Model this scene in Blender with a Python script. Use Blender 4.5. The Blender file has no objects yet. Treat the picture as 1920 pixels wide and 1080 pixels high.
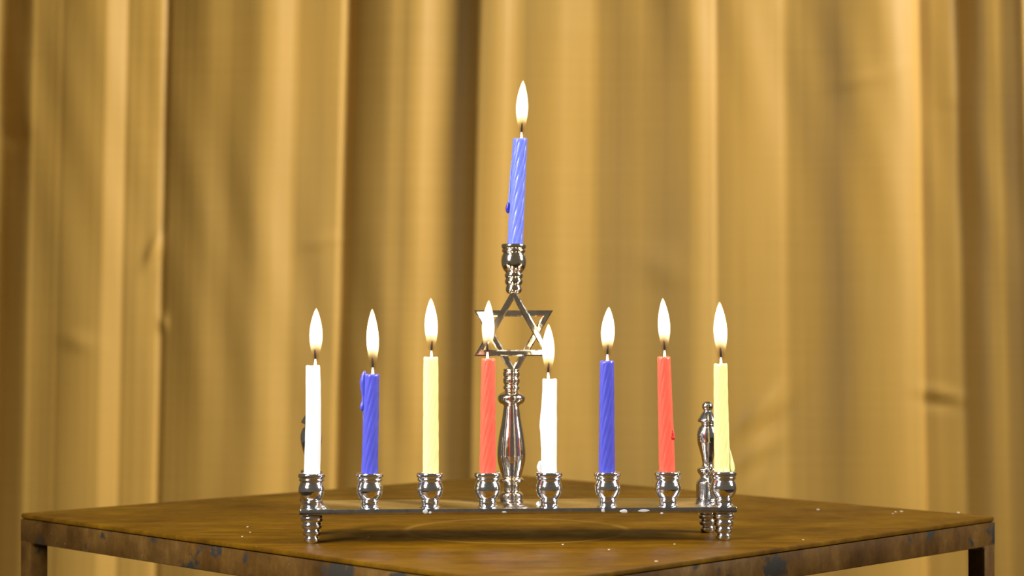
import bpy, bmesh, math, random
import numpy as np
from mathutils import Vector, Matrix, Euler

scene = bpy.context.scene
col = scene.collection
R = math.radians
MM = 0.001
TOP = 0.55                      # height of the table top above the floor

# ------------------------------------------------------------------ camera
cam_d = bpy.data.cameras.new('camera')
cam_d.sensor_width = 36.0
cam_d.lens = 3600.0 / 1920.0 * 36.0
cam_d.clip_start = 0.05
cam_d.dof.use_dof = True
cam_d.dof.focus_distance = 1.165
cam_d.dof.aperture_fstop = 8.5
cam = bpy.data.objects.new('camera', cam_d)
cam.location = (0.0, 0.0, TOP + 0.136)
cam.rotation_euler = (R(90) + math.atan(52 / 3600.0), 0, 0)
col.objects.link(cam)
scene.camera = cam

# ------------------------------------------------------------------ world, lamps, exposure
world = bpy.data.worlds.new('world')
scene.world = world
world.use_nodes = True
bg = world.node_tree.nodes['Background']
bg.inputs['Color'].default_value = (1.0, 0.84, 0.62, 1)
bg.inputs['Strength'].default_value = 0.11

def area_lamp(name, loc, target, sx, sy, power, color, spread=180):
    d = bpy.data.lights.new(name, 'AREA')
    d.shape = 'RECTANGLE'
    d.size, d.size_y = sx, sy
    d.energy = power
    d.color = color
    d.spread = R(spread)
    o = bpy.data.objects.new(name, d)
    o.location = loc
    v = Vector(target) - Vector(loc)
    o.rotation_euler = v.to_track_quat('-Z', 'Y').to_euler()
    col.objects.link(o)
    return o

area_lamp('softbox_key', (3.3, 1.05, 2.9), (0.35, 2.5, 1.75), 1.5, 1.7, 43, (1.0, 0.96, 0.94), 60)
area_lamp('softbox_side', (1.05, 0.95, 1.15), (0.05, 1.16, 0.60), 0.3, 0.6, 4.2, (1.0, 0.97, 0.94), 105)
area_lamp('softbox_fill', (-0.54, 0.64, 1.09), (0.0, 1.16, 0.60), 0.22, 0.60, 5.6, (1.0, 0.97, 0.94), 105)

vs = scene.view_settings
vs.view_transform = 'Standard'
vs.look = 'None'
vs.exposure = 0.0
vs.gamma = 1.0
vs.use_curve_mapping = False

# ------------------------------------------------------------------ helpers
def tag(o, label=None, cat=None, group=None, kind=None):
    if label: o['label'] = label
    if cat: o['category'] = cat
    if group: o['group'] = group
    if kind: o['kind'] = kind
    return o

def empty(name, loc, rz=0.0):
    o = bpy.data.objects.new(name, None)
    o.empty_display_size = 0.02
    o.location = loc
    o.rotation_euler = (0, 0, rz)
    col.objects.link(o)
    return o

def mesh_obj(name, verts, faces, mat, parent=None, smooth=True, loc=None):
    me = bpy.data.meshes.new(name)
    me.from_pydata([tuple(v) for v in verts], [], faces)
    me.update()
    if smooth:
        me.polygons.foreach_set('use_smooth', [True] * len(me.polygons))
    for m in (mat if isinstance(mat, (list, tuple)) else [mat]):
        me.materials.append(m)
    o = bpy.data.objects.new(name, me)
    col.objects.link(o)
    if parent is not None: o.parent = parent
    if loc is not None: o.location = loc
    return o

def copy_obj(o, parent, loc):
    c = o.copy()
    col.objects.link(c)
    c.parent = parent
    c.location = loc
    return c

def resample(profile, step):
    """subdivide a (r, z) outline so that the lathe stays smooth between the turned beads"""
    out = [profile[0]]
    n = len(profile)
    for i in range(n - 1):
        p0 = profile[max(i - 1, 0)]; p1 = profile[i]; p2 = profile[i + 1]; p3 = profile[min(i + 2, n - 1)]
        L = math.hypot(p2[0] - p1[0], p2[1] - p1[1])
        k = max(1, min(6, int(L / step)))
        for j in range(1, k + 1):
            t = j / k
            q = []
            for a in (0, 1):
                m1 = (p2[a] - p0[a]) * 0.35; m2 = (p3[a] - p1[a]) * 0.35
                lim = abs(p2[a] - p1[a]) * 1.2
                m1 = max(-lim, min(lim, m1)); m2 = max(-lim, min(lim, m2))
                h00 = 2*t**3 - 3*t**2 + 1; h10 = t**3 - 2*t**2 + t; h01 = -2*t**3 + 3*t**2; h11 = t**3 - t**2
                q.append(h00*p1[a] + h10*m1 + h01*p2[a] + h11*m2)
            out.append((max(q[0], 0.0), q[1]))
    return out

def lathe(profile, seg=40):
    """profile (r, z) in millimetres, from the lowest axis point round to the last one"""
    verts, faces, rings = [], [], []
    for r, z in profile:
        if r < 1e-4:
            rings.append([len(verts)]); verts.append((0, 0, z * MM))
        else:
            rings.append(list(range(len(verts), len(verts) + seg)))
            for k in range(seg):
                a = 2 * math.pi * k / seg
                verts.append((r * MM * math.cos(a), r * MM * math.sin(a), z * MM))
    for A, B in zip(rings, rings[1:]):
        if len(A) == 1 and len(B) == 1: continue
        for k in range(seg):
            j = (k + 1) % seg
            if len(A) == 1: faces.append((A[0], B[j], B[k]))
            elif len(B) == 1: faces.append((A[k], A[j], B[0]))
            else: faces.append((A[k], A[j], B[j], B[k]))
    return verts, faces

def prism(outline, z0, z1, bevel=0.0, seg=2):
    """closed prism over a plan outline with bevelled edges, as verts and faces"""
    bm = bmesh.new()
    lo = [bm.verts.new((x, y, z0)) for x, y in outline]
    hi = [bm.verts.new((x, y, z1)) for x, y in outline]
    n = len(outline)
    bm.faces.new(lo[::-1]); bm.faces.new(hi)
    for i in range(n):
        bm.faces.new((lo[i], lo[(i+1) % n], hi[(i+1) % n], hi[i]))
    bmesh.ops.recalc_face_normals(bm, faces=bm.faces)
    if bevel > 0:
        bmesh.ops.bevel(bm, geom=list(bm.edges), offset=bevel, segments=seg, profile=0.5, affect='EDGES')
    bm.verts.index_update()
    v = [tuple(q.co) for q in bm.verts]
    f = [tuple(q.index for q in p.verts) for p in bm.faces]
    bm.free()
    return v, f

def sweep(points, radii, seg=14, flat=1.0):
    """closed round tube along points (metres); flat squeezes it in y"""
    P = [Vector(p) for p in points]
    n = len(P)
    fine, fr = [], []
    for i in range(n - 1):
        p0, p1, p2, p3 = P[max(i-1, 0)], P[i], P[i+1], P[min(i+2, n-1)]
        for j in range(5):
            t = j / 5
            m1, m2 = (p2 - p0) * .5, (p3 - p1) * .5
            fine.append(p1*(2*t**3-3*t**2+1) + m1*(t**3-2*t**2+t) + p2*(-2*t**3+3*t**2) + m2*(t**3-t**2))
            s = t * t * (3 - 2 * t)
            fr.append(radii[i] * (1 - s) + radii[i+1] * s)
    fine.append(P[-1]); fr.append(radii[-1])
    verts, faces, rings = [], [], []
    N = len(fine)
    d0 = (fine[1] - fine[0]).normalized(); d1 = (fine[-1] - fine[-2]).normalized()
    chain = [(fine[0] - d0 * fr[0] * .9, fr[0] * .4, d0)] 
    for i in range(N):
        d = (fine[min(i+1, N-1)] - fine[max(i-1, 0)]).normalized()
        chain.append((fine[i], fr[i], d))
    chain.append((fine[-1] + d1 * fr[-1] * .9, fr[-1] * .4, d1))
    for c, r, d in chain:
        a = d.cross(Vector((0, 1, 0)))
        if a.length < 1e-3: a = Vector((1, 0, 0))
        a.normalize(); b = d.cross(a).normalized()
        ring = []
        for k in range(seg):
            t = 2 * math.pi * k / seg
            ring.append(len(verts))
            verts.append(tuple(c + a * (r * math.cos(t)) + b * (r * flat * math.sin(t))))
        rings.append(ring)
    for A, B in zip(rings, rings[1:]):
        for k in range(seg):
            j = (k + 1) % seg
            faces.append((A[k], A[j], B[j], B[k]))
    faces.append(tuple(rings[0][::-1])); faces.append(tuple(rings[-1]))
    bm = bmesh.new()
    vv = [bm.verts.new(v) for v in verts]
    for f in faces: bm.faces.new([vv[i] for i in f])
    bmesh.ops.recalc_face_normals(bm, faces=bm.faces)
    bm.verts.index_update()
    verts = [tuple(v.co) for v in bm.verts]; faces = [tuple(v.index for v in f.verts) for f in bm.faces]
    bm.free()
    return verts, faces

def blob(rx, ry, rz, seed=0, rough=0.15):
    bm = bmesh.new()
    bmesh.ops.create_icosphere(bm, subdivisions=2, radius=1.0)
    rnd = random.Random(seed)
    ph = [rnd.uniform(0, 6.28) for _ in range(6)]
    for v in bm.verts:
        c = v.co.copy()
        k = 1 + rough * (math.sin(3*c.x+ph[0]) * math.cos(2.5*c.y+ph[1]) + .6*math.sin(4*c.z+ph[2]+2*c.x))
        v.co = Vector((c.x*rx*k, c.y*ry*k, c.z*rz*k))
    v = [tuple(q.co) for q in bm.verts]; f = [tuple(q.index for q in p.verts) for p in bm.faces]
    bm.free()
    return v, f

# ------------------------------------------------------------------ materials
def new_mat(name):
    m = bpy.data.materials.new(name)
    m.use_nodes = True
    nt = m.node_tree
    return m, nt, nt.nodes['Principled BSDF']

def node(nt, t, **kw):
    n = nt.nodes.new(t)
    for k, v in kw.items(): setattr(n, k, v)
    return n

def ramp(nt, stops):
    n = nt.nodes.new('ShaderNodeValToRGB')
    cr = n.color_ramp
    while len(cr.elements) < len(stops): cr.elements.new(0.5)
    for e, (p, c) in zip(cr.elements, stops):
        e.position = p; e.color = c if len(c) == 4 else (*c, 1)
    return n

def noise(nt, scale, detail=4, rough=.55, vec=None):
    n = nt.nodes.new('ShaderNodeTexNoise')
    n.inputs['Scale'].default_value = scale
    n.inputs['Detail'].default_value = detail
    n.inputs['Roughness'].default_value = rough
    if vec is not None: nt.links.new(vec, n.inputs['Vector'])
    return n

def mapping(nt, scale=(1, 1, 1), coord='Object', rot=(0, 0, 0)):
    tc = nt.nodes.new('ShaderNodeTexCoord')
    mp = nt.nodes.new('ShaderNodeMapping')
    mp.inputs['Scale'].default_value = scale
    mp.inputs['Rotation'].default_value = rot
    nt.links.new(tc.outputs[coord], mp.inputs['Vector'])
    return mp.outputs['Vector']

def mix(nt, fac, a, b, mode='MIX'):
    n = nt.nodes.new('ShaderNodeMix')
    n.data_type = 'RGBA'; n.blend_type = mode
    for key, val in (('Factor', fac), ('A', a), ('B', b)):
        s = [i for i in n.inputs if i.name == key and i.type == ('VALUE' if key == 'Factor' else 'RGBA')][0]
        if isinstance(val, (int, float)): s.default_value = val
        elif isinstance(val, tuple): s.default_value = val if len(val) == 4 else (*val, 1)
        else: nt.links.new(val, s)
    return [o for o in n.outputs if o.type == 'RGBA'][0]

# gold satin curtain cloth
def make_cloth():
    m, nt, b = new_mat('gold_satin_cloth')
    slub = noise(nt, 1.0, 5, .6, mapping(nt, (3.5, 3.5, 420)))
    warp = noise(nt, 1.0, 3, .5, mapping(nt, (420, 420, 6)))
    blot = noise(nt, 3.0, 2, .5, mapping(nt, (1, 1, 1)))
    r1 = ramp(nt, [(.30, (.555, .326, .062)), (.70, (.60, .360, .076))])
    nt.links.new(slub.outputs['Fac'], r1.inputs['Fac'])
    r2 = ramp(nt, [(.3, (.93, .93, .93)), (.7, (1, 1, 1))])
    nt.links.new(warp.outputs['Fac'], r2.inputs['Fac'])
    c = mix(nt, 1.0, r1.outputs['Color'], r2.outputs['Color'], 'MULTIPLY')
    r3 = ramp(nt, [(.35, (.95, .97, 1.06)), (.65, (1.03, 1.0, .92))])
    nt.links.new(blot.outputs['Fac'], r3.inputs['Fac'])
    c = mix(nt, .6, c, r3.outputs['Color'], 'MULTIPLY')
    nt.links.new(c, b.inputs['Base Color'])
    b.inputs['Roughness'].default_value = .46
    b.inputs['Specular IOR Level'].default_value = .3
    b.inputs['Sheen Weight'].default_value = .06
    b.inputs['Sheen Tint'].default_value = (1, .85, .55, 1)
    bp = node(nt, 'ShaderNodeBump')
    bp.inputs['Strength'].default_value = .04
    bp.inputs['Distance'].default_value = .001
    nt.links.new(slub.outputs['Fac'], bp.inputs['Height'])
    nt.links.new(bp.outputs['Normal'], b.inputs['Normal'])
    return m

def make_metal(name, base, rough):
    m, nt, b = new_mat(name)
    b.inputs['Metallic'].default_value = 1
    v = mapping(nt, (1, 1, 1))
    n1 = noise(nt, 160, 3, .6, v)
    r = ramp(nt, [(.35, tuple(x * .86 for x in base)), (.62, base)])
    nt.links.new(n1.outputs['Fac'], r.inputs['Fac'])
    nt.links.new(r.outputs['Color'], b.inputs['Base Color'])
    n2 = noise(nt, 420, 3, .6, v)
    rr = ramp(nt, [(.3, (rough * .7,) * 3), (.75, (rough * 1.5,) * 3)])
    nt.links.new(n2.outputs['Fac'], rr.inputs['Fac'])
    nt.links.new(rr.outputs['Color'], b.inputs['Roughness'])
    bp = node(nt, 'ShaderNodeBump')
    bp.inputs['Strength'].default_value = .12
    bp.inputs['Distance'].default_value = .0006
    n3 = noise(nt, 260, 2, .5, v)
    nt.links.new(n3.outputs['Fac'], bp.inputs['Height'])
    nt.links.new(bp.outputs['Normal'], b.inputs['Normal'])
    return m

def make_wax(name, base, sub=.5, rough=.25):
    m, nt, b = new_mat(name)
    v = mapping(nt, (1, 1, .35))
    n1 = noise(nt, 220, 3, .6, v)
    r = ramp(nt, [(.3, tuple(x * .90 for x in base)), (.7, base)])
    nt.links.new(n1.outputs['Fac'], r.inputs['Fac'])
    nt.links.new(r.outputs['Color'], b.inputs['Base Color'])
    b.inputs['Roughness'].default_value = rough
    b.inputs['Specular IOR Level'].default_value = .5
    b.inputs['Subsurface Weight'].default_value = sub
    b.inputs['Subsurface Radius'].default_value = (1, .8, .7)
    b.inputs['Subsurface Scale'].default_value = .005
    bp = node(nt, 'ShaderNodeBump')
    bp.inputs['Strength'].default_value = .15
    bp.inputs['Distance'].default_value = .0006
    nt.links.new(n1.outputs['Fac'], bp.inputs['Height'])
    nt.links.new(bp.outputs['Normal'], b.inputs['Normal'])
    return m

def make_patina(name, c0, c1, c2, patch, rough, streak=(18, 18, 18), ring=False):
    """brown patinated steel: cloudy brown, worn light scratches, dark bare patches"""
    m, nt, b = new_mat(name)
    v = mapping(nt, (1, 1, 1))
    n1 = noise(nt, 14, 6, .62, v)
    r1 = ramp(nt, [(.32, c0), (.52, c1), (.74, c2)])
    nt.links.new(n1.outputs['Fac'], r1.inputs['Fac'])
    c = r1.outputs['Color']
    n2 = noise(nt, 1, 5, .6, mapping(nt, streak, rot=(0, 0, .3)))
    r2 = ramp(nt, [(.38, (.78, .72, .68)), (.62, (1.12, 1.1, 1.05))])
    nt.links.new(n2.outputs['Fac'], r2.inputs['Fac'])
    c = mix(nt, 1.0, c, r2.outputs['Color'], 'MULTIPLY')
    n6 = noise(nt, 95, 5, .7, mapping(nt, (.45, 1.6, 1), rot=(0, 0, .5)))
    r6 = ramp(nt, [(.36, (.80, .78, .74)), (.55, (1, 1, 1)), (.72, (1.30, 1.26, 1.2))])
    nt.links.new(n6.outputs['Fac'], r6.inputs['Fac'])
    c = mix(nt, 1.0, c, r6.outputs['Color'], 'MULTIPLY')
    if patch > 0:
        n3 = noise(nt, 26, 4, .6, v)
        r3 = ramp(nt, [(patch, (0, 0, 0)), (patch + .04, (1, 1, 1))])
        nt.links.new(n3.outputs['Fac'], r3.inputs['Fac'])
        c = mix(nt, r3.outputs['Color'], c, (.030, .026, .020))
    # fine pale flecks
    n4 = noise(nt, 330, 2, .5, v)
    r4 = ramp(nt, [(.76, (0, 0, 0)), (.80, (1, 1, 1))])
    nt.links.new(n4.outputs['Fac'], r4.inputs['Fac'])
    c = mix(nt, r4.outputs['Color'], c, (.30, .19, .08))
    if ring:
        # the stain of a round vessel once stood on the table
        vr = node(nt, 'ShaderNodeVectorMath', operation='DISTANCE')
        tc = node(nt, 'ShaderNodeTexCoord')
        nt.links.new(tc.outputs['Object'], vr.inputs[0])
        vr.inputs[1].default_value = (ring[0], ring[1], TOP)
        rr = ramp(nt, [(.0, (0, 0, 0)), (ring[2] - .0025, (0, 0, 0)), (ring[2], (.8, .8, .8)), (ring[2] + .0025, (0, 0, 0))])
        nt.links.new(vr.outputs['Value'], rr.inputs['Fac'])
        wob = noise(nt, 30, 3, .6, v)
        mm = node(nt, 'ShaderNodeMath', operation='MULTIPLY')
        nt.links.new(rr.outputs['Color'], mm.inputs[0]); nt.links.new(wob.outputs['Fac'], mm.inputs[1])
        c = mix(nt, mm.outputs[0], c, (.36, .21, .045))
    nt.links.new(c, b.inputs['Base Color'])
    b.inputs['Specular IOR Level'].default_value = .10
    n5 = noise(nt, 60, 4, .6, v)
    r5 = ramp(nt, [(.3, (rough * .8,) * 3), (.7, (rough * 1.25,) * 3)])
    nt.links.new(n5.outputs['Fac'], r5.inputs['Fac'])
    nt.links.new(r5.outputs['Color'], b.inputs['Roughness'])
    bp = node(nt, 'ShaderNodeBump')
    bp.inputs['Strength'].default_value = .25
    bp.inputs['Distance'].default_value = .0008
    nt.links.new(n5.outputs['Fac'], bp.inputs['Height'])
    nt.links.new(bp.outputs['Normal'], b.inputs['Normal'])
    return m

def make_plain(name, c0, c1, rough, scale=30):
    m, nt, b = new_mat(name)
    n1 = noise(nt, scale, 4, .6, mapping(nt))
    r = ramp(nt, [(.3, c0), (.7, c1)])
    nt.links.new(n1.outputs['Fac'], r.inputs['Fac'])
    nt.links.new(r.outputs['Color'], b.inputs['Base Color'])
    b.inputs['Roughness'].default_value = rough
    return m

def make_flame():
    """glowing gas: bright body, dim smoky root round the wick"""
    m = bpy.data.materials.new('candle_flame')
    m.use_nodes = True
    nt = m.node_tree
    for n in list(nt.nodes):
        if n.type != 'OUTPUT_MATERIAL': nt.nodes.remove(n)
    out = [n for n in nt.nodes if n.type == 'OUTPUT_MATERIAL'][0]
    tc = node(nt, 'ShaderNodeTexCoord')
    sep = node(nt, 'ShaderNodeSeparateXYZ')
    nt.links.new(tc.outputs['Generated'], sep.inputs[0])
    # distance from the flame's axis, 0 on the axis and 1 at the rim of its box
    ax = node(nt, 'ShaderNodeMath', operation='SUBTRACT'); nt.links.new(sep.outputs['X'], ax.inputs[0]); ax.inputs[1].default_value = .5
    ay = node(nt, 'ShaderNodeMath', operation='SUBTRACT'); nt.links.new(sep.outputs['Y'], ay.inputs[0]); ay.inputs[1].default_value = .5
    cx = node(nt, 'ShaderNodeMath', operation='POWER'); nt.links.new(ax.outputs[0], cx.inputs[0]); cx.inputs[1].default_value = 2
    cy = node(nt, 'ShaderNodeMath', operation='POWER'); nt.links.new(ay.outputs[0], cy.inputs[0]); cy.inputs[1].default_value = 2
    ad = node(nt, 'ShaderNodeMath', operation='ADD'); nt.links.new(cx.outputs[0], ad.inputs[0]); nt.links.new(cy.outputs[0], ad.inputs[1])
    sq = node(nt, 'ShaderNodeMath', operation='SQRT'); nt.links.new(ad.outputs[0], sq.inputs[0])
    k = node(nt, 'ShaderNodeMath', operation='MULTIPLY_ADD'); nt.links.new(sq.outputs[0], k.inputs[0]); k.inputs[1].default_value = .42; nt.links.new(sep.outputs['Z'], k.inputs[2])
    rs = ramp(nt, [(.22, (.003,) * 3), (.34, (.03,) * 3), (.46, (.25,) * 3), (.62, (1, 1, 1))])
    nt.links.new(k.outputs[0], rs.inputs['Fac'])
    st = node(nt, 'ShaderNodeMath', operation='MULTIPLY'); nt.links.new(rs.outputs['Color'], st.inputs[0]); st.inputs[1].default_value = 1500
    rc = ramp(nt, [(.15, (1, .42, .12)), (.35, (1, .68, .30)), (.6, (1, .80, .46))])
    nt.links.new(k.outputs[0], rc.inputs['Fac'])
    em = node(nt, 'ShaderNodeEmission')
    nt.links.new(rc.outputs['Color'], em.inputs['Color']); nt.links.new(st.outputs[0], em.inputs['Strength'])
    ab = node(nt, 'ShaderNodeVolumeAbsorption')
    ab.inputs['Color'].default_value = (.62, .48, .40, 1)
    ra = ramp(nt, [(.10, (1, 1, 1)), (.34, (0, 0, 0))])
    nt.links.new(k.outputs[0], ra.inputs['Fac'])
    da = node(nt, 'ShaderNodeMath', operation='MULTIPLY'); nt.links.new(ra.outputs['Color'], da.inputs[0]); da.inputs[1].default_value = 260
    nt.links.new(da.outputs[0], ab.inputs['Density'])
    s = node(nt, 'ShaderNodeAddShader')
    nt.links.new(em.outputs[0], s.inputs[0]); nt.links.new(ab.outputs[0], s.inputs[1])
    nt.links.new(s.outputs[0], out.inputs['Volume'])
    return m

M = {
    'cloth': make_cloth(),
    'silver': make_metal('polished_chrome_plate', (.86, .86, .88), .11),
    'warm_plate': make_metal('warm_toned_plate', (.90, .82, .70), .12),  # warmer metal tone for the centre post, star and central cup
    'plate': make_metal('worn_silver_base', (.62, .62, .63), .16),
    'white': make_wax('white_wax', (.97, .965, .94)),
    'blue': make_wax('blue_wax', (.088, .095, .56)),
    'pale_blue': make_wax('lighter_blue_wax', (.175, .225, .77)),  # blue in a lighter tone than the other blue candles
    'yellow': make_wax('pale_yellow_wax', (.97, .95, .40)),
    'red': make_wax('coral_red_wax', (.94, .14, .085)),
    'deep_blue': make_wax('deep_blue_wax_drip', (.05, .04, .42)),
    'deep_red': make_wax('deep_red_wax_drip', (.72, .03, .02)),
    'wick': make_plain('charred_wick', (.010, .008, .006), (.03, .02, .012), .9, 400),
    'wick_wax': make_wax('wax_soaked_wick', (.95, .88, .78)),
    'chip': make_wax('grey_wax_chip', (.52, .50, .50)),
    'crumb': make_wax('dusty_wax_crumb', (.62, .50, .34)),
    'flame': make_flame(),
    'top': make_patina('brown_patina_top', (.088, .039, .0013), (.128, .061, .0022), (.168, .084, .004), 0, .42, (10, 60, 10), ring=(.003, 1.219, .070)),
    'frame': make_patina('rusty_brown_frame', (.050, .023, .004), (.100, .050, .010), (.150, .085, .022), .60, .6, (60, 60, 8)),
    'wall': make_plain('painted_wall', (.34, .31, .26), (.38, .35, .30), .8, 8),
    'floor': make_plain('brown_floor', (.10, .07, .045), (.15, .11, .07), .5, 12),
}

# ------------------------------------------------------------------ setting
v, f = prism([(-2.6, -1.2), (2.6, -1.2), (2.6, 3.0), (-2.6, 3.0)], -.05, 0.0)
tag(mesh_obj('floor', v, f, M['floor'], smooth=False), 'plain brown floor under the table and curtains', 'floor', kind='structure')
v, f = prism([(-2.6, 2.86), (2.6, 2.86), (2.6, 3.0), (-2.6, 3.0)], 0.0, 2.6)
tag(mesh_obj('wall_back', v, f, M['wall'], smooth=False), 'plain wall hidden behind the gold curtains', 'wall', kind='structure')

# ------------------------------------------------------------------ curtains
CY = 2.60                       # distance of the curtain from the camera
PX = CY / 3600.0                # metres on the curtain per picture pixel
# slope angle of the cloth, in degrees, every 6 units along the curtain from -1000 on
SLOPE = [8,8,8,7,7,6,5,5,4,2,1,-1,-2,-4,-5,-6,-7,-8,-9,-9,-9,-9,-8,-7,-6,-4,-3,-1,2,5,8,11,14,18,-13,-12,-2,5,18,-21,-34,-1,-12,2,8,18,12,17,24,25,34,25,-34,-4,-4,-6,-4,-4,-6,-7,-7,-8,-4,-7,-5,-6,-3,-6,-5,-8,-11,-12,-13,-23,-18,-19,-20,-16,-18,-13,-9,-2,12,20,32,29,25,27,25,25,25,25,30,11,-3,2,-2,-4,-4,-4,-7,-1,1,2,6,6,29,34,34,-34,-34,-30,-26,-23,-19,-21,-14,-14,-11,-9,-2,-4,1,7,1,-4,-12,-11,-13,-12,-11,-9,-7,21,16,-8,-27,-34,-34,21,34,34,34,27,-34,-34,-34,-34,-34,-34,2,-34,-10,2,23,34,34,34,34,34,34,34,34,34,34,10,-8,-24,-28,-27,-25,-24,-25,-25,-23,-20,-14,6,-9,-6,-8,-9,-11,-6,-16,0,-15,-11,-7,-7,-5,-3,-3,-2,0,1,-2,6,1,3,21,27,26,27,26,34,-8,0,7,-2,6,7,9,2,8,9,15,45,-24,-37,-11,-18,-16,-13,-19,-13,-15,-15,-12,-11,-12,-6,-8,-1,-5,-4,-3,-6,-4,-10,-9,-8,-9,-8,-7,-7,-2,-2,6,10,15,18,20,26,27,28,25,29,16,14,2,4,4,2,2,2,1,1,5,6,6,10,7,48,58,-44,-38,-33,-27,-25,-23,-21,-22,-19,-20,-16,-19,-11,-13,-1,-4,-3,-4,-11,-3,0,6,10,14,23,18,16,13,10,7,4,0,-3,-6,-10,-13,-16,-20,-24,-28,-32,-21,-4,-10,-2,-1,4,9,11,17,22,12,13,6,3,1,-7,0,-1,1,4,4,6,8,9,11,14,15,19,17,15,15,14,12,11,10,12,4,2,-2,-9,-6,-7,-9,-7,-11,-8,-7,-8,-7,-6,-8,-3,-9,-10,-9,-13,-12,-13,-13,-16,-12,-12,-10,-10,-8,-7,-6,4,6,12,16,20,20,14,40,0,-7,0,-1,1,3,6,4,4,7,8,9,10,11,10,11,10,11,13,7,18,7,4,-8,-6,-9,-5,-8,-11,-8,-10,-10,-11,-15,-14,-18,-17,-21,-20,-18,-16,-15,-14,-10,-9,-5,-5,-2,-1,0,1,4,6,8,10,12,16,19,21,30,26,26,27,60,36,-21,-15,-17,-12,-5,-10,-8,-9,-6,-2,14,6,-38,-40,-38,-36,-34,-30,-23,-21,-11,-16,-7,-5,-18,-23,-27,-23,-31,-36,-30,34,34,34,30,34,34,34,34,34,34,32,34,28,34,22,-34,-11,-14,-20,-21,-24,-28,-30,-31,-33,-29,-31,-28,-27,-22,-21,-17,-16,-16,-12,-9,-15,-8,-6,-5,2,1,6,9,13,22,22,27,27,27,31,28,27,25,19,17,10,0,5,2,0,0,-1,-4,1,2,2,4,4,26,34,34,-34,-34,-30,-26,-24,-25,-30,-25,-27,-25,-25,-19,-21,-16,-10,-13,-15,-20,-14,-13,-8,-4,1,6,34,34,20,8,-10,-12,34,34,34,34,34,-34,-34,-34,-34,-34,-34,19,-26,-12,-12,-6,-2,2,8,24,9,9,3,-1,-4,-11,-4,-4,-2,0,4,3,9,10,12,15,20,20,25,20,18,17,14,13,12,15,5,4,1,-11,-5,-7,-8,-8,-9,-7,-7,-8,-7,-7,-9,-14,-11,-10,-10]
def fold_depth():
    """depth of the folds (metres, away from the room) along the curtain"""
    xs = np.arange(-1000, 2921, 1.0)
    s = np.tan(np.radians(np.interp(xs, -1000 + 6.0 * np.arange(len(SLOPE)), SLOPE)))
    w = np.hanning(521); w /= w.sum()           # no fold runs away to one side
    s = s - np.convolve(np.pad(s, 260, 'reflect'), w, 'valid')
    d = np.cumsum(s) * PX
    w2 = np.hanning(1201); w2 /= w2.sum()
    return xs, d - np.convolve(np.pad(d, 600, 'reflect'), w2, 'valid')
FX, FD = fold_depth()
DRIFT_X = [-1000, 0, 312, 650, 890, 1100, 1350, 1732, 1800, 2920]
DRIFT_V = [-14, -14, -15, -20, -13, -3, 2, 10, 16, 16]
# small creases pressed into the cloth: x, y in picture scale, half sizes, tilt, depth in mm (towards the room negative)
CREASE = [(1420,770,14,52,.75,-3.5),(1445,800,12,50,.8,3.2),(1415,845,12,45,.8,-3.0),(1438,868,12,40,.8,2.2),
          (1765,738,40,9,.15,-3.2),(1765,755,40,9,.15,2.6),(285,470,10,30,.5,-3.0),(303,605,9,12,0,-3.0),(600,452,40,8,-.2,-1.5),
          (1778,206,30,5,0,1.2),(20,250,30,20,.4,2.0),(150,640,30,14,.2,-1.6),(1610,150,60,10,-.25,-1.2),(1240,500,40,30,.3,-1.2)]

def cloth_y(px, z):
    """y of the cloth at picture-scaled x (array) and height z"""
    py = 592 - (z - (TOP + .136)) / PX
    t = np.clip((py - 270) / 800.0, -1.4, 1.2)
    u = px - np.interp(px, DRIFT_X, DRIFT_V) * t
    d = np.interp(u, FX, FD)
    d = d * (1.0 - .10 * np.clip(t, -1, 1))
    for cx, cy, sx, sy, tilt, dep in CREASE:
        dx, dy = px - cx, py - cy
        a = dx * math.cos(tilt) + dy * math.sin(tilt); b = -dx * math.sin(tilt) + dy * math.cos(tilt)
        d = d + 1.7 * dep * MM * np.exp(-(a / sx) ** 2 - (b / sy) ** 2)
    d = d + .0009 * np.sin(px * .045 + 3.1 * np.sin(z * 6.0 + px * .004)) * np.sin(z * 11 + px * .011)
    return CY + d

def curtain_panel(name, px0, px1, bring, hem_at, label):
    zs = np.concatenate([np.linspace(0.004, .28, 14)[:-1], np.arange(.28, 1.16, .008), np.linspace(1.16, 2.25, 40)])
    cols_px = np.arange(px0, px1 + .1, 2.2)
    cols = [(p, 0.0) for p in cols_px]
    verts, faces = [], []
    n = len(cols)
    hem = 9                                    # columns turned back behind the free edge
    for z in zs:
        py = 592 - (z - (TOP + .136)) / PX
        t = min(max((py - 270) / 800.0, -1.4), 1.2)
        shift = 0.0
        y = cloth_y(cols_px, z)
        e = np.exp(-np.abs(cols_px - hem_at) / 55.0)
        y = y + bring * e
        x = (cols_px - 960) * PX + 0.0
        # the free edge leans with the folds
        lean = np.interp(hem_at, DRIFT_X, DRIFT_V) * t * PX * np.exp(-np.abs(cols_px - hem_at) / 90.0)
        x = x + lean
        row = [(float(a), float(b_), float(z)) for a, b_ in zip(x, y)]
        if hem_at == px0:
            back = [(row[0][0] + q * 1.6 * MM, row[0][1] + (1.2 + 1.6 * (1 - math.exp(-q))) * MM, float(z)) for q in range(hem, 0, -1)]
            row = back + row
        else:
            back = [(row[-1][0] - q * 1.6 * MM, row[-1][1] + (1.2 + 1.6 * (1 - math.exp(-q))) * MM, float(z)) for q in range(1, hem + 1)]
            row = row + back
        verts += row
    W = len(row)
    for i in range(len(zs) - 1):
        for j in range(W - 1):
            a = i * W + j
            faces.append((a, a + 1, a + W + 1, a + W))
    o = mesh_obj(name, verts, faces, M['cloth'])
    tag(o, label, 'curtain', 'gold satin curtains behind the table')
    return o

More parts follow.
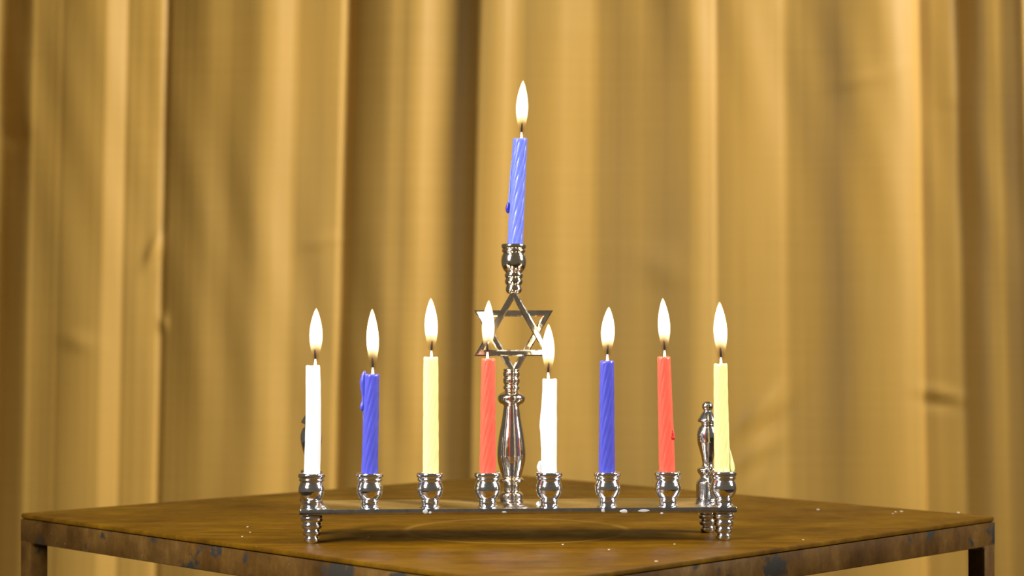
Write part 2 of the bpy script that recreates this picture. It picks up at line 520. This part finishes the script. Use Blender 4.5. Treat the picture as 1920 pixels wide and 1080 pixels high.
curtain_panel('curtain', -900, 915, 0.009, 915, 'gold satin curtain panel on the left, tucked behind the other panel')
curtain_panel('curtain', 893, 2820, -0.007, 893, 'gold satin curtain panel on the right, its free edge overlapping the other')

# ------------------------------------------------------------------ side table
table = empty('side_table', (0, 0, 0))
tag(table, 'low square side table of rusty brown metal with thin square legs', 'table')
QUAD = [Vector(q) * MM for q in ((-339.6, 1323.2), (6.0, 977.2), (328.4, 1302.1), (2.3, 1643.0))]   # left, near, right, far corner
CEN = sum(QUAD, Vector((0, 0))) / 4

def inset(poly, d):
    n = len(poly); out = []
    for i in range(n):
        p, a, b = poly[i], poly[i - 1], poly[(i + 1) % n]
        e0 = (p - a).normalized(); e1 = (b - p).normalized()
        n0 = Vector((-e0.y, e0.x)); n1 = Vector((-e1.y, e1.x))
        k = (n0 + n1) / (1 + n0.dot(n1))
        out.append(p + k * d)
    return out

def round_poly(poly, r, k=4):
    out = []
    n = len(poly)
    for i in range(n):
        p, a, b = poly[i], poly[i - 1], poly[(i + 1) % n]
        d0 = (a - p).normalized(); d1 = (b - p).normalized()
        for j in range(k + 1):
            t = j / k
            out.append((p + d0 * r) * (1-t)**2 + p * 2*t*(1-t) + (p + d1 * r) * t**2)
    return out

SHEET = .0030
v, f = prism([tuple(p) for p in round_poly(QUAD, .006)], TOP - SHEET, TOP, .0008, 2)
# planes of the top stay flat: shade it by face angle
def finish(o, angle=35):
    me = o.data
    me.polygons.foreach_set('use_smooth', [True] * len(me.polygons))
    try:
        me.set_sharp_from_angle(angle=R(angle))
    except Exception:
        pass
    return o
finish(mesh_obj('tabletop', v, f, M['top'], table))
outer = inset(QUAD, .0009)
inner = inset(QUAD, .0135)
RAIL = .0165
for i in range(4):
    j = (i + 1) % 4
    v, f = prism([tuple(p) for p in (outer[i], outer[j], inner[j], inner[i])], TOP - SHEET - RAIL, TOP - SHEET - .0004, .0009, 2)
    finish(mesh_obj('rail', v, f, M['frame'], table))
for i in range(4):
    p, a, b = outer[i], outer[i - 1], outer[(i + 1) % 4]
    d0 = (a - p).normalized() * .0135; d1 = (b - p).normalized() * .0135
    pl = [p, p + d1, p + d0 + d1, p + d0]
    v, f = prism([tuple(q) for q in pl], 0.0, TOP - SHEET - RAIL + .002, .0012, 2)
    leg = finish(mesh_obj('leg', v, f, M['frame'], table))
    # weld bead in the corner between leg and rails
    w0 = p + d1 * 1.02; w1 = p + d0 * 1.02; zc = TOP - SHEET - RAIL
    for dd, oth in ((d1, d0), (d0, d1)):
        s = p + dd * 1.0 + oth * .15; e = p + dd * 1.0 + oth * .85
        v, f = sweep([(s.x, s.y, zc), ((s.x+e.x)/2, (s.y+e.y)/2, zc - .0006), (e.x, e.y, zc)], [.0018, .0022, .0018], 8)
        mesh_obj('weld_bead', v, f, M['frame'], leg)

# ------------------------------------------------------------------ menorah
YAW = R(3.5)
MO = Vector((3.2 * MM, 1.158, TOP))
RX, RY = Vector((math.cos(YAW), math.sin(YAW), 0)), Vector((-math.sin(YAW), math.cos(YAW), 0))
def at(u, v_, z):                                # menorah millimetres to world
    return MO + RX * (u * MM) + RY * (v_ * MM) + Vector((0, 0, z * MM))

menorah = empty('menorah', MO, YAW)
tag(menorah, 'silver menorah with turned candle cups and a six-pointed star on its central post', 'menorah')
PT, PB = 20.8, 17.4                              # plate top and underside
BACK = 43.0

bm_out = round_poly([Vector((-.1304, -.008)), Vector((.1324, -.008)), Vector((.1316, .0515)), Vector((-.1312, .0515))], .0012, 2)
v, f = prism([tuple(p) for p in bm_out], PB * MM, PT * MM, .0004, 2)
finish(mesh_obj('base_plate', v, f, M['plate'], menorah))

def from_crop(pts, kr, kz, y0, z0=0.0):
    return [(r * kr, z0 + (y0 - y) * kz) for r, y in pts]

CUP = from_crop([(0,472),(80,472),(81,466),(71,456),(66,443),(66,426),(71,415),(66,405),(80,390),(96,360),(103,330),(101,300),(92,268),(87,257),
  (90,251),(97,247),(99,239),(96,231),(94,227),(100,221),(105,212),(105,197),(100,187),(90,184),(77,185),(73,195),(70,260),(69,330),(0,332)], .0773, .0733, 472)
v, f = lathe(resample(CUP, .35), 44)
CUP_U = [-123.3, -88.6, -52.5, -18.0, 19.2, 54.5, 91.2, 125.2]
cup0 = None
for u in CUP_U:
    if cup0 is None:
        cup0 = mesh_obj('candle_cup', v, f, M['silver'], menorah, loc=(u * MM, 0, PT * MM))
    else:
        copy_obj(cup0, menorah, (u * MM, 0, PT * MM))

foot = [(0, 0), (3.6, 0)]
for rr, zc in ((4.6, 2.3), (5.4, 6.5), (6.1, 10.6), (6.8, 14.8)):
    for k in range(7):
        a = -math.pi/2 + math.pi * (k + .3) / 6.6
        foot.append((rr - 1.1 + 1.1 * math.cos(a), zc + 1.95 * math.sin(a)))
foot += [(5.2, PB), (0, PB)]
v, f = lathe(foot, 40)
foot0 = mesh_obj('foot', v, f, M['silver'], menorah, loc=(CUP_U[0] * MM, 0, 0))
for u, d in ((CUP_U[7], 0), (-125.4, BACK), (122.6, BACK)):
    copy_obj(foot0, menorah, (u * MM, d * MM, 0))

FIN = from_crop([(0,713),(76,713),(77,706),(77,602),(74,594),(53,566),(50,556),(58,546),(69,526),(71,514),(68,505),(58,499),(42,492),(36,478),(36,462),
  (42,430),(55,380),(68,330),(73,290),(70,260),(58,228),(46,214),(42,205),(47,198),(62,193),(69,185),(66,176),(50,150),(35,128),(27,119),(27,113),
  (34,104),(37,90),(34,74),(24,61),(11,55),(0,53)], .0933, .0933, 713)
v, f = lathe(resample(FIN, .35), 40)
fin0 = mesh_obj('finial_post', v, f, M['silver'], menorah, loc=(-125.4 * MM, BACK * MM, PT * MM))
copy_obj(fin0, menorah, (122.6 * MM, BACK * MM, PT * MM))

COLUMN = from_crop([(0,1002),(76,1002),(81,988),(80,966),(72,950),(58,940),(54,915),(56,892),(72,883),(85,870),(83,858),(69,848),(67,835),(80,790),(92,740),
  (97,700),(95,650),(87,580),(74,510),(62,440),(55,385),(52,368),(58,358),(80,346),(92,326),(93,308),(84,290),(62,276),(46,265),(46,258),(55,250),(56,238),
  (49,228),(49,218),(56,209),(57,186),(52,178),(50,170),(57,161),(57,142),(51,132),(57,124),(50,116),(0,113)], .0927, .0927, 1002)
v, f = lathe(resample(COLUMN, .35), 48)
post_leg = mesh_obj('centre_post', v, f, M['warm_plate'], menorah, loc=(-0.9 * MM, BACK * MM, PT * MM))

SOCKET = from_crop([(0,508),(40,508),(52,500),(60,482),(57,458),(53,446),(62,436),(66,416),(62,403),(59,396),(66,386),(67,368),(60,358),(66,349),(80,330),(89,305),(93,275),(92,255),(87,232),(80,216),(80,210),(87,205),(88,193),(84,188),(84,182),(90,176),(91,158),(86,148),(68,148),(64,160),(63,250),(0,252)], .0864, .0864, 508)
v, f = lathe(resample(SOCKET, .35), 44)
mesh_obj('central_candle_cup', v, f, M['warm_plate'], menorah, loc=(0.6 * MM, BACK * MM, (180.9 - 360 * .0864) * MM))

def star_triangle(point_up):
    Rr = 28.5
    sec = [(0, -.9), (.8, -1.7), (3.1, -1.7), (3.9, -.9), (3.9, .9), (3.1, 1.7), (.8, 1.7), (0, .9)]
    verts, faces = [], []
    for k in range(3):
        a = R(90 if point_up else 270) + k * 2 * math.pi / 3
        for d, y in sec:
            r = (Rr - 2 * d) * MM
            verts.append((r * math.cos(a), y * MM, r * math.sin(a)))
    n = len(sec)
    for k in range(3):
        j = (k + 1) % 3
        for i in range(n):
            i2 = (i + 1) % n
            faces.append((k*n+i, k*n+i2, j*n+i2, j*n+i))
    return verts, faces
for up, dy in ((True, -.5), (False, .5)):
    v, f = star_triangle(up)
    o = mesh_obj('star_triangle', v, f, M['warm_plate'], menorah, smooth=False, loc=(0.4 * MM, (BACK + dy) * MM, 125.1 * MM))

# wax spilled on the base plate
for k, (u, v_, z, rx, ry, rz) in enumerate([(-55.5, -8.1, 19.2, 1.5, .35, 1.5), (-52.6, -8.1, 18.6, .9, .3, .7), (-8.4, -8.1, 18.6, 1.3, .3, .6), (51.0, -8.1, 19.2, .9, .4, 1.5),
                                 (63.4, -8.2, 18.6, 2.7, .6, 1.2), (75.6, -8.1, 18.9, 3.4, .35, .9), (12.9, 3.5, 22.3, 1.15, 1.15, 1.6), (86.5, -8.1, 17.3, 1.0, .5, .5)]):
    v, f = blob(rx * MM, ry * MM, rz * MM, k, .18)
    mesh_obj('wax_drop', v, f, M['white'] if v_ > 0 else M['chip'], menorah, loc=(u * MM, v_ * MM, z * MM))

# ------------------------------------------------------------------ candles
FLAME_T = [(0, .26), (.06, .46), (.14, .62), (.25, .80), (.38, .95), (.50, 1.0), (.62, .93), (.74, .76), (.84, .55), (.92, .34), (.97, .17), (1.0, .0)]

def candle(name, label, mat, base_u, base_z, top_u, top_z, tip, wick_u, depth, width, sink=11.0, lobes=10, groove=.075, r0=4.95, r1=4.4, bow=0.0, phase=0.0, drips=(), warp=()):
    """base = where it leaves its cup, tip = (u, z) of the flame; all in menorah millimetres"""
    zb = base_z - sink
    root = empty(name, at(base_u, depth, zb), YAW)
    tag(root, label, 'candle', 'lit candles on the menorah')
    H = top_z - zb
    slope = (top_u - base_u) / (top_z - base_z)
    def centre(z):                               # z above the candle's foot
        q = (z - sink) / (top_z - base_z)
        return slope * (z - sink) + bow * math.sin(math.pi * max(0, min(1, q)))
    seg, rows = 72, 60
    verts, faces = [], []
    def radius(z):
        q = max(0.0, min(1.0, (z - sink) / (top_z - base_z)))
        return r0 + (r1 - r0) * q
    for i in range(rows + 1):
        z = H * i / rows
        rad = radius(z)
        g = groove * (1 if z < H - 3 else max(0, (H - z) / 3))
        end = 1.0 if z < H - .1 else .965
        for k in range(seg):
            a = 2 * math.pi * k / seg
            m = abs(math.sin(.5 * lobes * (a - .058 * z + phase)))
            rr = rad * (1 - g * (1 - m) ** 1.6) * end
            rr *= 1 + .012 * math.sin(z * .31 + phase * 3) * math.sin(2 * a + z * .11)
            for wz, wa, ws, wd in warp:
                da = (a - wa + math.pi) % (2 * math.pi) - math.pi
                rr += wd * math.exp(-((z - wz) / ws) ** 2 - (da / .7) ** 2)
            verts.append(((centre(z) + rr * math.cos(a)) * MM, rr * math.sin(a) * MM, z * MM))
    for i in range(rows):
        for k in range(seg):
            j = (k + 1) % seg
            faces.append((i*seg+k, i*seg+j, (i+1)*seg+j, (i+1)*seg+k))
    # melted pool: rounded lip, then a shallow dish
    last = rows * seg
    for q, dz in ((.86, .25), (.66, -.35), (.35, -.75)):
        b0 = len(verts)
        for k in range(seg):
            a = 2 * math.pi * k / seg
            rr = radius(H) * q
            verts.append(((centre(H) + rr * math.cos(a)) * MM, rr * math.sin(a) * MM, (H + dz + .18 * math.sin(2 * a + phase)) * MM))
        for k in range(seg):
            j = (k + 1) % seg
            faces.append((last + k, last + j, b0 + j, b0 + k))
        last = b0
    verts.append((centre(H) * MM, 0, (H - .85) * MM))
    for k in range(seg): faces.append((last + k, last + (k + 1) % seg, len(verts) - 1))
    faces.append(tuple(range(seg - 1, -1, -1)))
    mesh_obj('candle_body', verts, faces, mat, root)
    # wick: waxed foot, charred and slightly bent end inside the flame
    wu = wick_u - base_u
    tu, tz = tip[0] - base_u, tip[1] - zb
    fz0 = H + 2.2
    wb = .35 * (1 if phase > 1.5 else -1)
    v, f = sweep([(wu * MM, 0, (H - 1.0) * MM), (wu * MM, 0, (H + 1.6) * MM), (wu * MM, 0, (H + 4.6) * MM)], [1.15 * MM, .85 * MM, .55 * MM], 12)
    wk = mesh_obj('wick', v, f, M['wick_wax'], root)
    v, f = sweep([(wu * MM, 0, (H + 4.2) * MM), ((wu + wb * .3) * MM, 0, (H + 6.6) * MM), ((wu + wb) * MM, .0002, (H + 9.6) * MM)], [.62 * MM, .66 * MM, .5 * MM], 12)
    tag(mesh_obj('charred_tip', v, f, M['wick'], wk), 'black charred end of the wick')
    # flame
    FH = tz - fz0
    verts, faces = [], []
    seg = 28
    prof = resample([(r * width / 2, t * FH) for t, r in FLAME_T], 1.0)
    for r, z in prof:
        q = z / FH
        c = wu + (tu - wu) * q ** 1.3 + .25 * math.sin(q * 3.1 + phase) * (1 - q)
        for k in range(seg):
            a = 2 * math.pi * k / seg
            verts.append(((c + max(r, .02) * math.cos(a)) * MM, max(r, .02) * math.sin(a) * MM, (fz0 + z) * MM))
    for i in range(len(prof) - 1):
        for k in range(seg):
            j = (k + 1) % seg
            faces.append((i*seg+k, i*seg+j, (i+1)*seg+j, (i+1)*seg+k))
    faces.append(tuple(range(seg - 1, -1, -1)))
    n = (len(prof) - 1) * seg
    faces.append(tuple(range(n, n + seg)))
    fl = mesh_obj('flame', verts, faces, M['flame'], root)
    ld = bpy.data.lights.new('flame_light', 'POINT')
    ld.energy = .014
    ld.color = (1, .72, .36)
    ld.shadow_soft_size = .003
    lo = bpy.data.objects.new('flame_light', ld)
    col.objects.link(lo)
    lo.parent = root
    lo.location = ((wu + (tu - wu) * .4) * MM, 0, (fz0 + FH * .5) * MM)
    # drips: each a run of (side offset, front offset, height above the foot, radius)
    for run, dm in drips:
        v, f = sweep([((centre(p[2]) + p[0]) * MM, p[1] * MM, p[2] * MM) for p in run], [p[3] * MM for p in run], 12)
        mesh_obj('wax_drip', v, f, dm, root)
    return root

S = 11.0
candle('candle', 'lit white candle in the leftmost cup', M['white'], -123.1, 42.0, -122.7, 106.0, (-120.7, 140.8), -121.2, 0, 8.0, groove=.02, bow=.5, phase=.3)
candle('candle', 'lit blue candle with a thick wax drip down its left side', M['blue'], -88.7, 41.8, -87.5, 100.9, (-87.3, 140.5), -86.9, 0, 7.6, phase=1.1, r0=5.0, r1=4.6,
       drips=[([(-4.4,-.6,71.4,.9),(-4.8,-.5,69.0,1.6),(-5.1,-.4,65.5,2.0),(-4.9,-.4,61,1.6),(-4.6,-.4,57,1.1),(-4.7,-.4,54,1.2),(-5.2,-.4,50.8,1.6),(-5.3,-.4,49.4,1.3)], M['blue'])])
candle('candle', 'lit pale yellow candle third from the left, standing straight', M['yellow'], -52.1, 41.9, -52.1, 111.0, (-52.1, 146.9), -51.7, 0, 8.1, phase=2.0, r0=4.9, r1=4.5)
candle('candle', 'lit coral red candle just left of the central post', M['red'], -17.9, 41.8, -17.5, 110.1, (-17.2, 145.6), -18.0, 0, 7.6, phase=.7, r0=4.95, r1=4.2)
candle('candle', 'lit white candle just right of the central post, shortest of all', M['white'], 19.0, 41.7, 19.6, 97.7, (18.9, 131.3), 18.7, 0, 7.6, groove=.02, phase=1.7, r0=4.9, r1=4.4,
       drips=[([(-3.5,-.6,62,.9),(-3.8,-.6,52,1.1),(-4.2,-.6,44,1.4),(-4.5,-.7,39,1.5),(-4.2,-.7,34,1.2),(-4.0,-.7,26,1.0)], M['white']), ([(-5.4,-.8,17,1.0),(-5.9,-.8,14.2,1.4),(-5.5,-.8,12,1.1)], M['white'])])
candle('candle', 'lit blue candle with smooth sides in the sixth cup, right of the post', M['blue'], 54.2, 41.6, 54.3, 108.6, (55.5, 141.6), 54.6, 0, 8.4, phase=2.6, r0=5.0, r1=4.3)
candle('candle', 'lit coral red candle leaning left, with a red drip on its side', M['red'], 90.9, 41.6, 88.9, 111.0, (88.3, 147.0), 89.4, 0, 7.5, phase=.2, r0=5.0, r1=4.05,
       drips=[([(3.9,-2.6,36,.45),(4.0,-2.6,33.5,.9),(4.0,-2.7,31.5,1.15)], M['deep_red'])])
candle('candle', 'lit pale yellow candle in the rightmost cup, wax flaring at its foot', M['yellow'], 124.6, 41.0, 123.6, 106.7, (123.0, 144.7), 123.8, 0, 8.4, phase=1.4, r0=4.9, r1=4.2, bow=-.2,
       drips=[([(3.8,-1.2,26,.8),(4.9,-1.2,20,1.3),(5.6,-1.3,15.5,1.7),(5.9,-1.3,12.6,1.5)], M['yellow']), ([(-1.9,-4.3,12.6,1.3),(-1.7,-4.6,11.4,1.5)], M['yellow']), ([(1.2,-4.4,12.9,1.2),(1.5,-4.7,11.6,1.5)], M['yellow'])])
candle('candle', 'lit lighter blue candle held high above the star', M['pale_blue'], 1.4, 180.9, 4.5, 246.9, (6.4, 283.7), 5.4, BACK, 7.7, sink=8.0, phase=2.2, r0=4.95, r1=4.6, groove=.10,
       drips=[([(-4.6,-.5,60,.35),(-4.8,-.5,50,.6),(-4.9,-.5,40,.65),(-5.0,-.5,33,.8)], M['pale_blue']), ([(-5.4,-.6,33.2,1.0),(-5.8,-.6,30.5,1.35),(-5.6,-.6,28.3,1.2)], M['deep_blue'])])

# ------------------------------------------------------------------ crumbs of wax on the table
def on_table(px, py):
    D = 3600 * .136 / (py - 592)
    return ((px - 960) / 3600 * D, D)
CR = [(1689, 959.5, 1.5), (1678, 960, 1.1), (1673, 963, .9), (1533, 956, 1.5), (1141, 1030.5, .9), (1230, 1052.5, 1.2), (1055, 1021, 1.0), (1264, 1020, .8), (692, 1008, 1.1), (1362, 917, .8), (465, 988, .9), (470, 998, .9), (455, 1006, .9), (1505, 1012, .9), (1795, 961.5, 1.3)]
CRUMB_LABELS = [
    "largest pale wax crumb of the cluster near the right table corner",
    "middle pale wax crumb of the cluster near the right table corner",
    "leftmost small wax crumb of the cluster near the right table corner",
    "flat pale wax crumb lying alone behind the right end of the menorah",
    "tiny pale wax crumb on the tabletop below the blue candle right of the post",
    "pale wax crumb closest to the right front edge of the table",
    "tiny wax crumb on the tabletop below the shortest white candle",
    "tiny wax crumb on the tabletop below the leaning red candle",
    "pale wax crumb on the tabletop below the blue candle with the drip",
    "tiny wax crumb on the tabletop just behind the rightmost cup",
    "farthest of three wax crumbs lying left of the menorah",
    "middle one of three wax crumbs lying left of the menorah",
    "nearest of three wax crumbs lying left of the menorah",
    "tiny wax crumb between the menorah's right foot and the table's right edge",
    "pale wax crumb at the very right corner of the tabletop"]
for k, (px, py, r) in enumerate(CR):
    x, y = on_table(px, py)
    v, f = blob(r * .75 * MM, r * .7 * MM, r * .35 * MM, 40 + k, .2)
    o = mesh_obj('wax_crumb', v, f, M['crumb'], None, loc=(x, y, TOP + r * .30 * MM))
    tag(o, CRUMB_LABELS[k], 'crumb', 'wax crumbs on the tabletop')
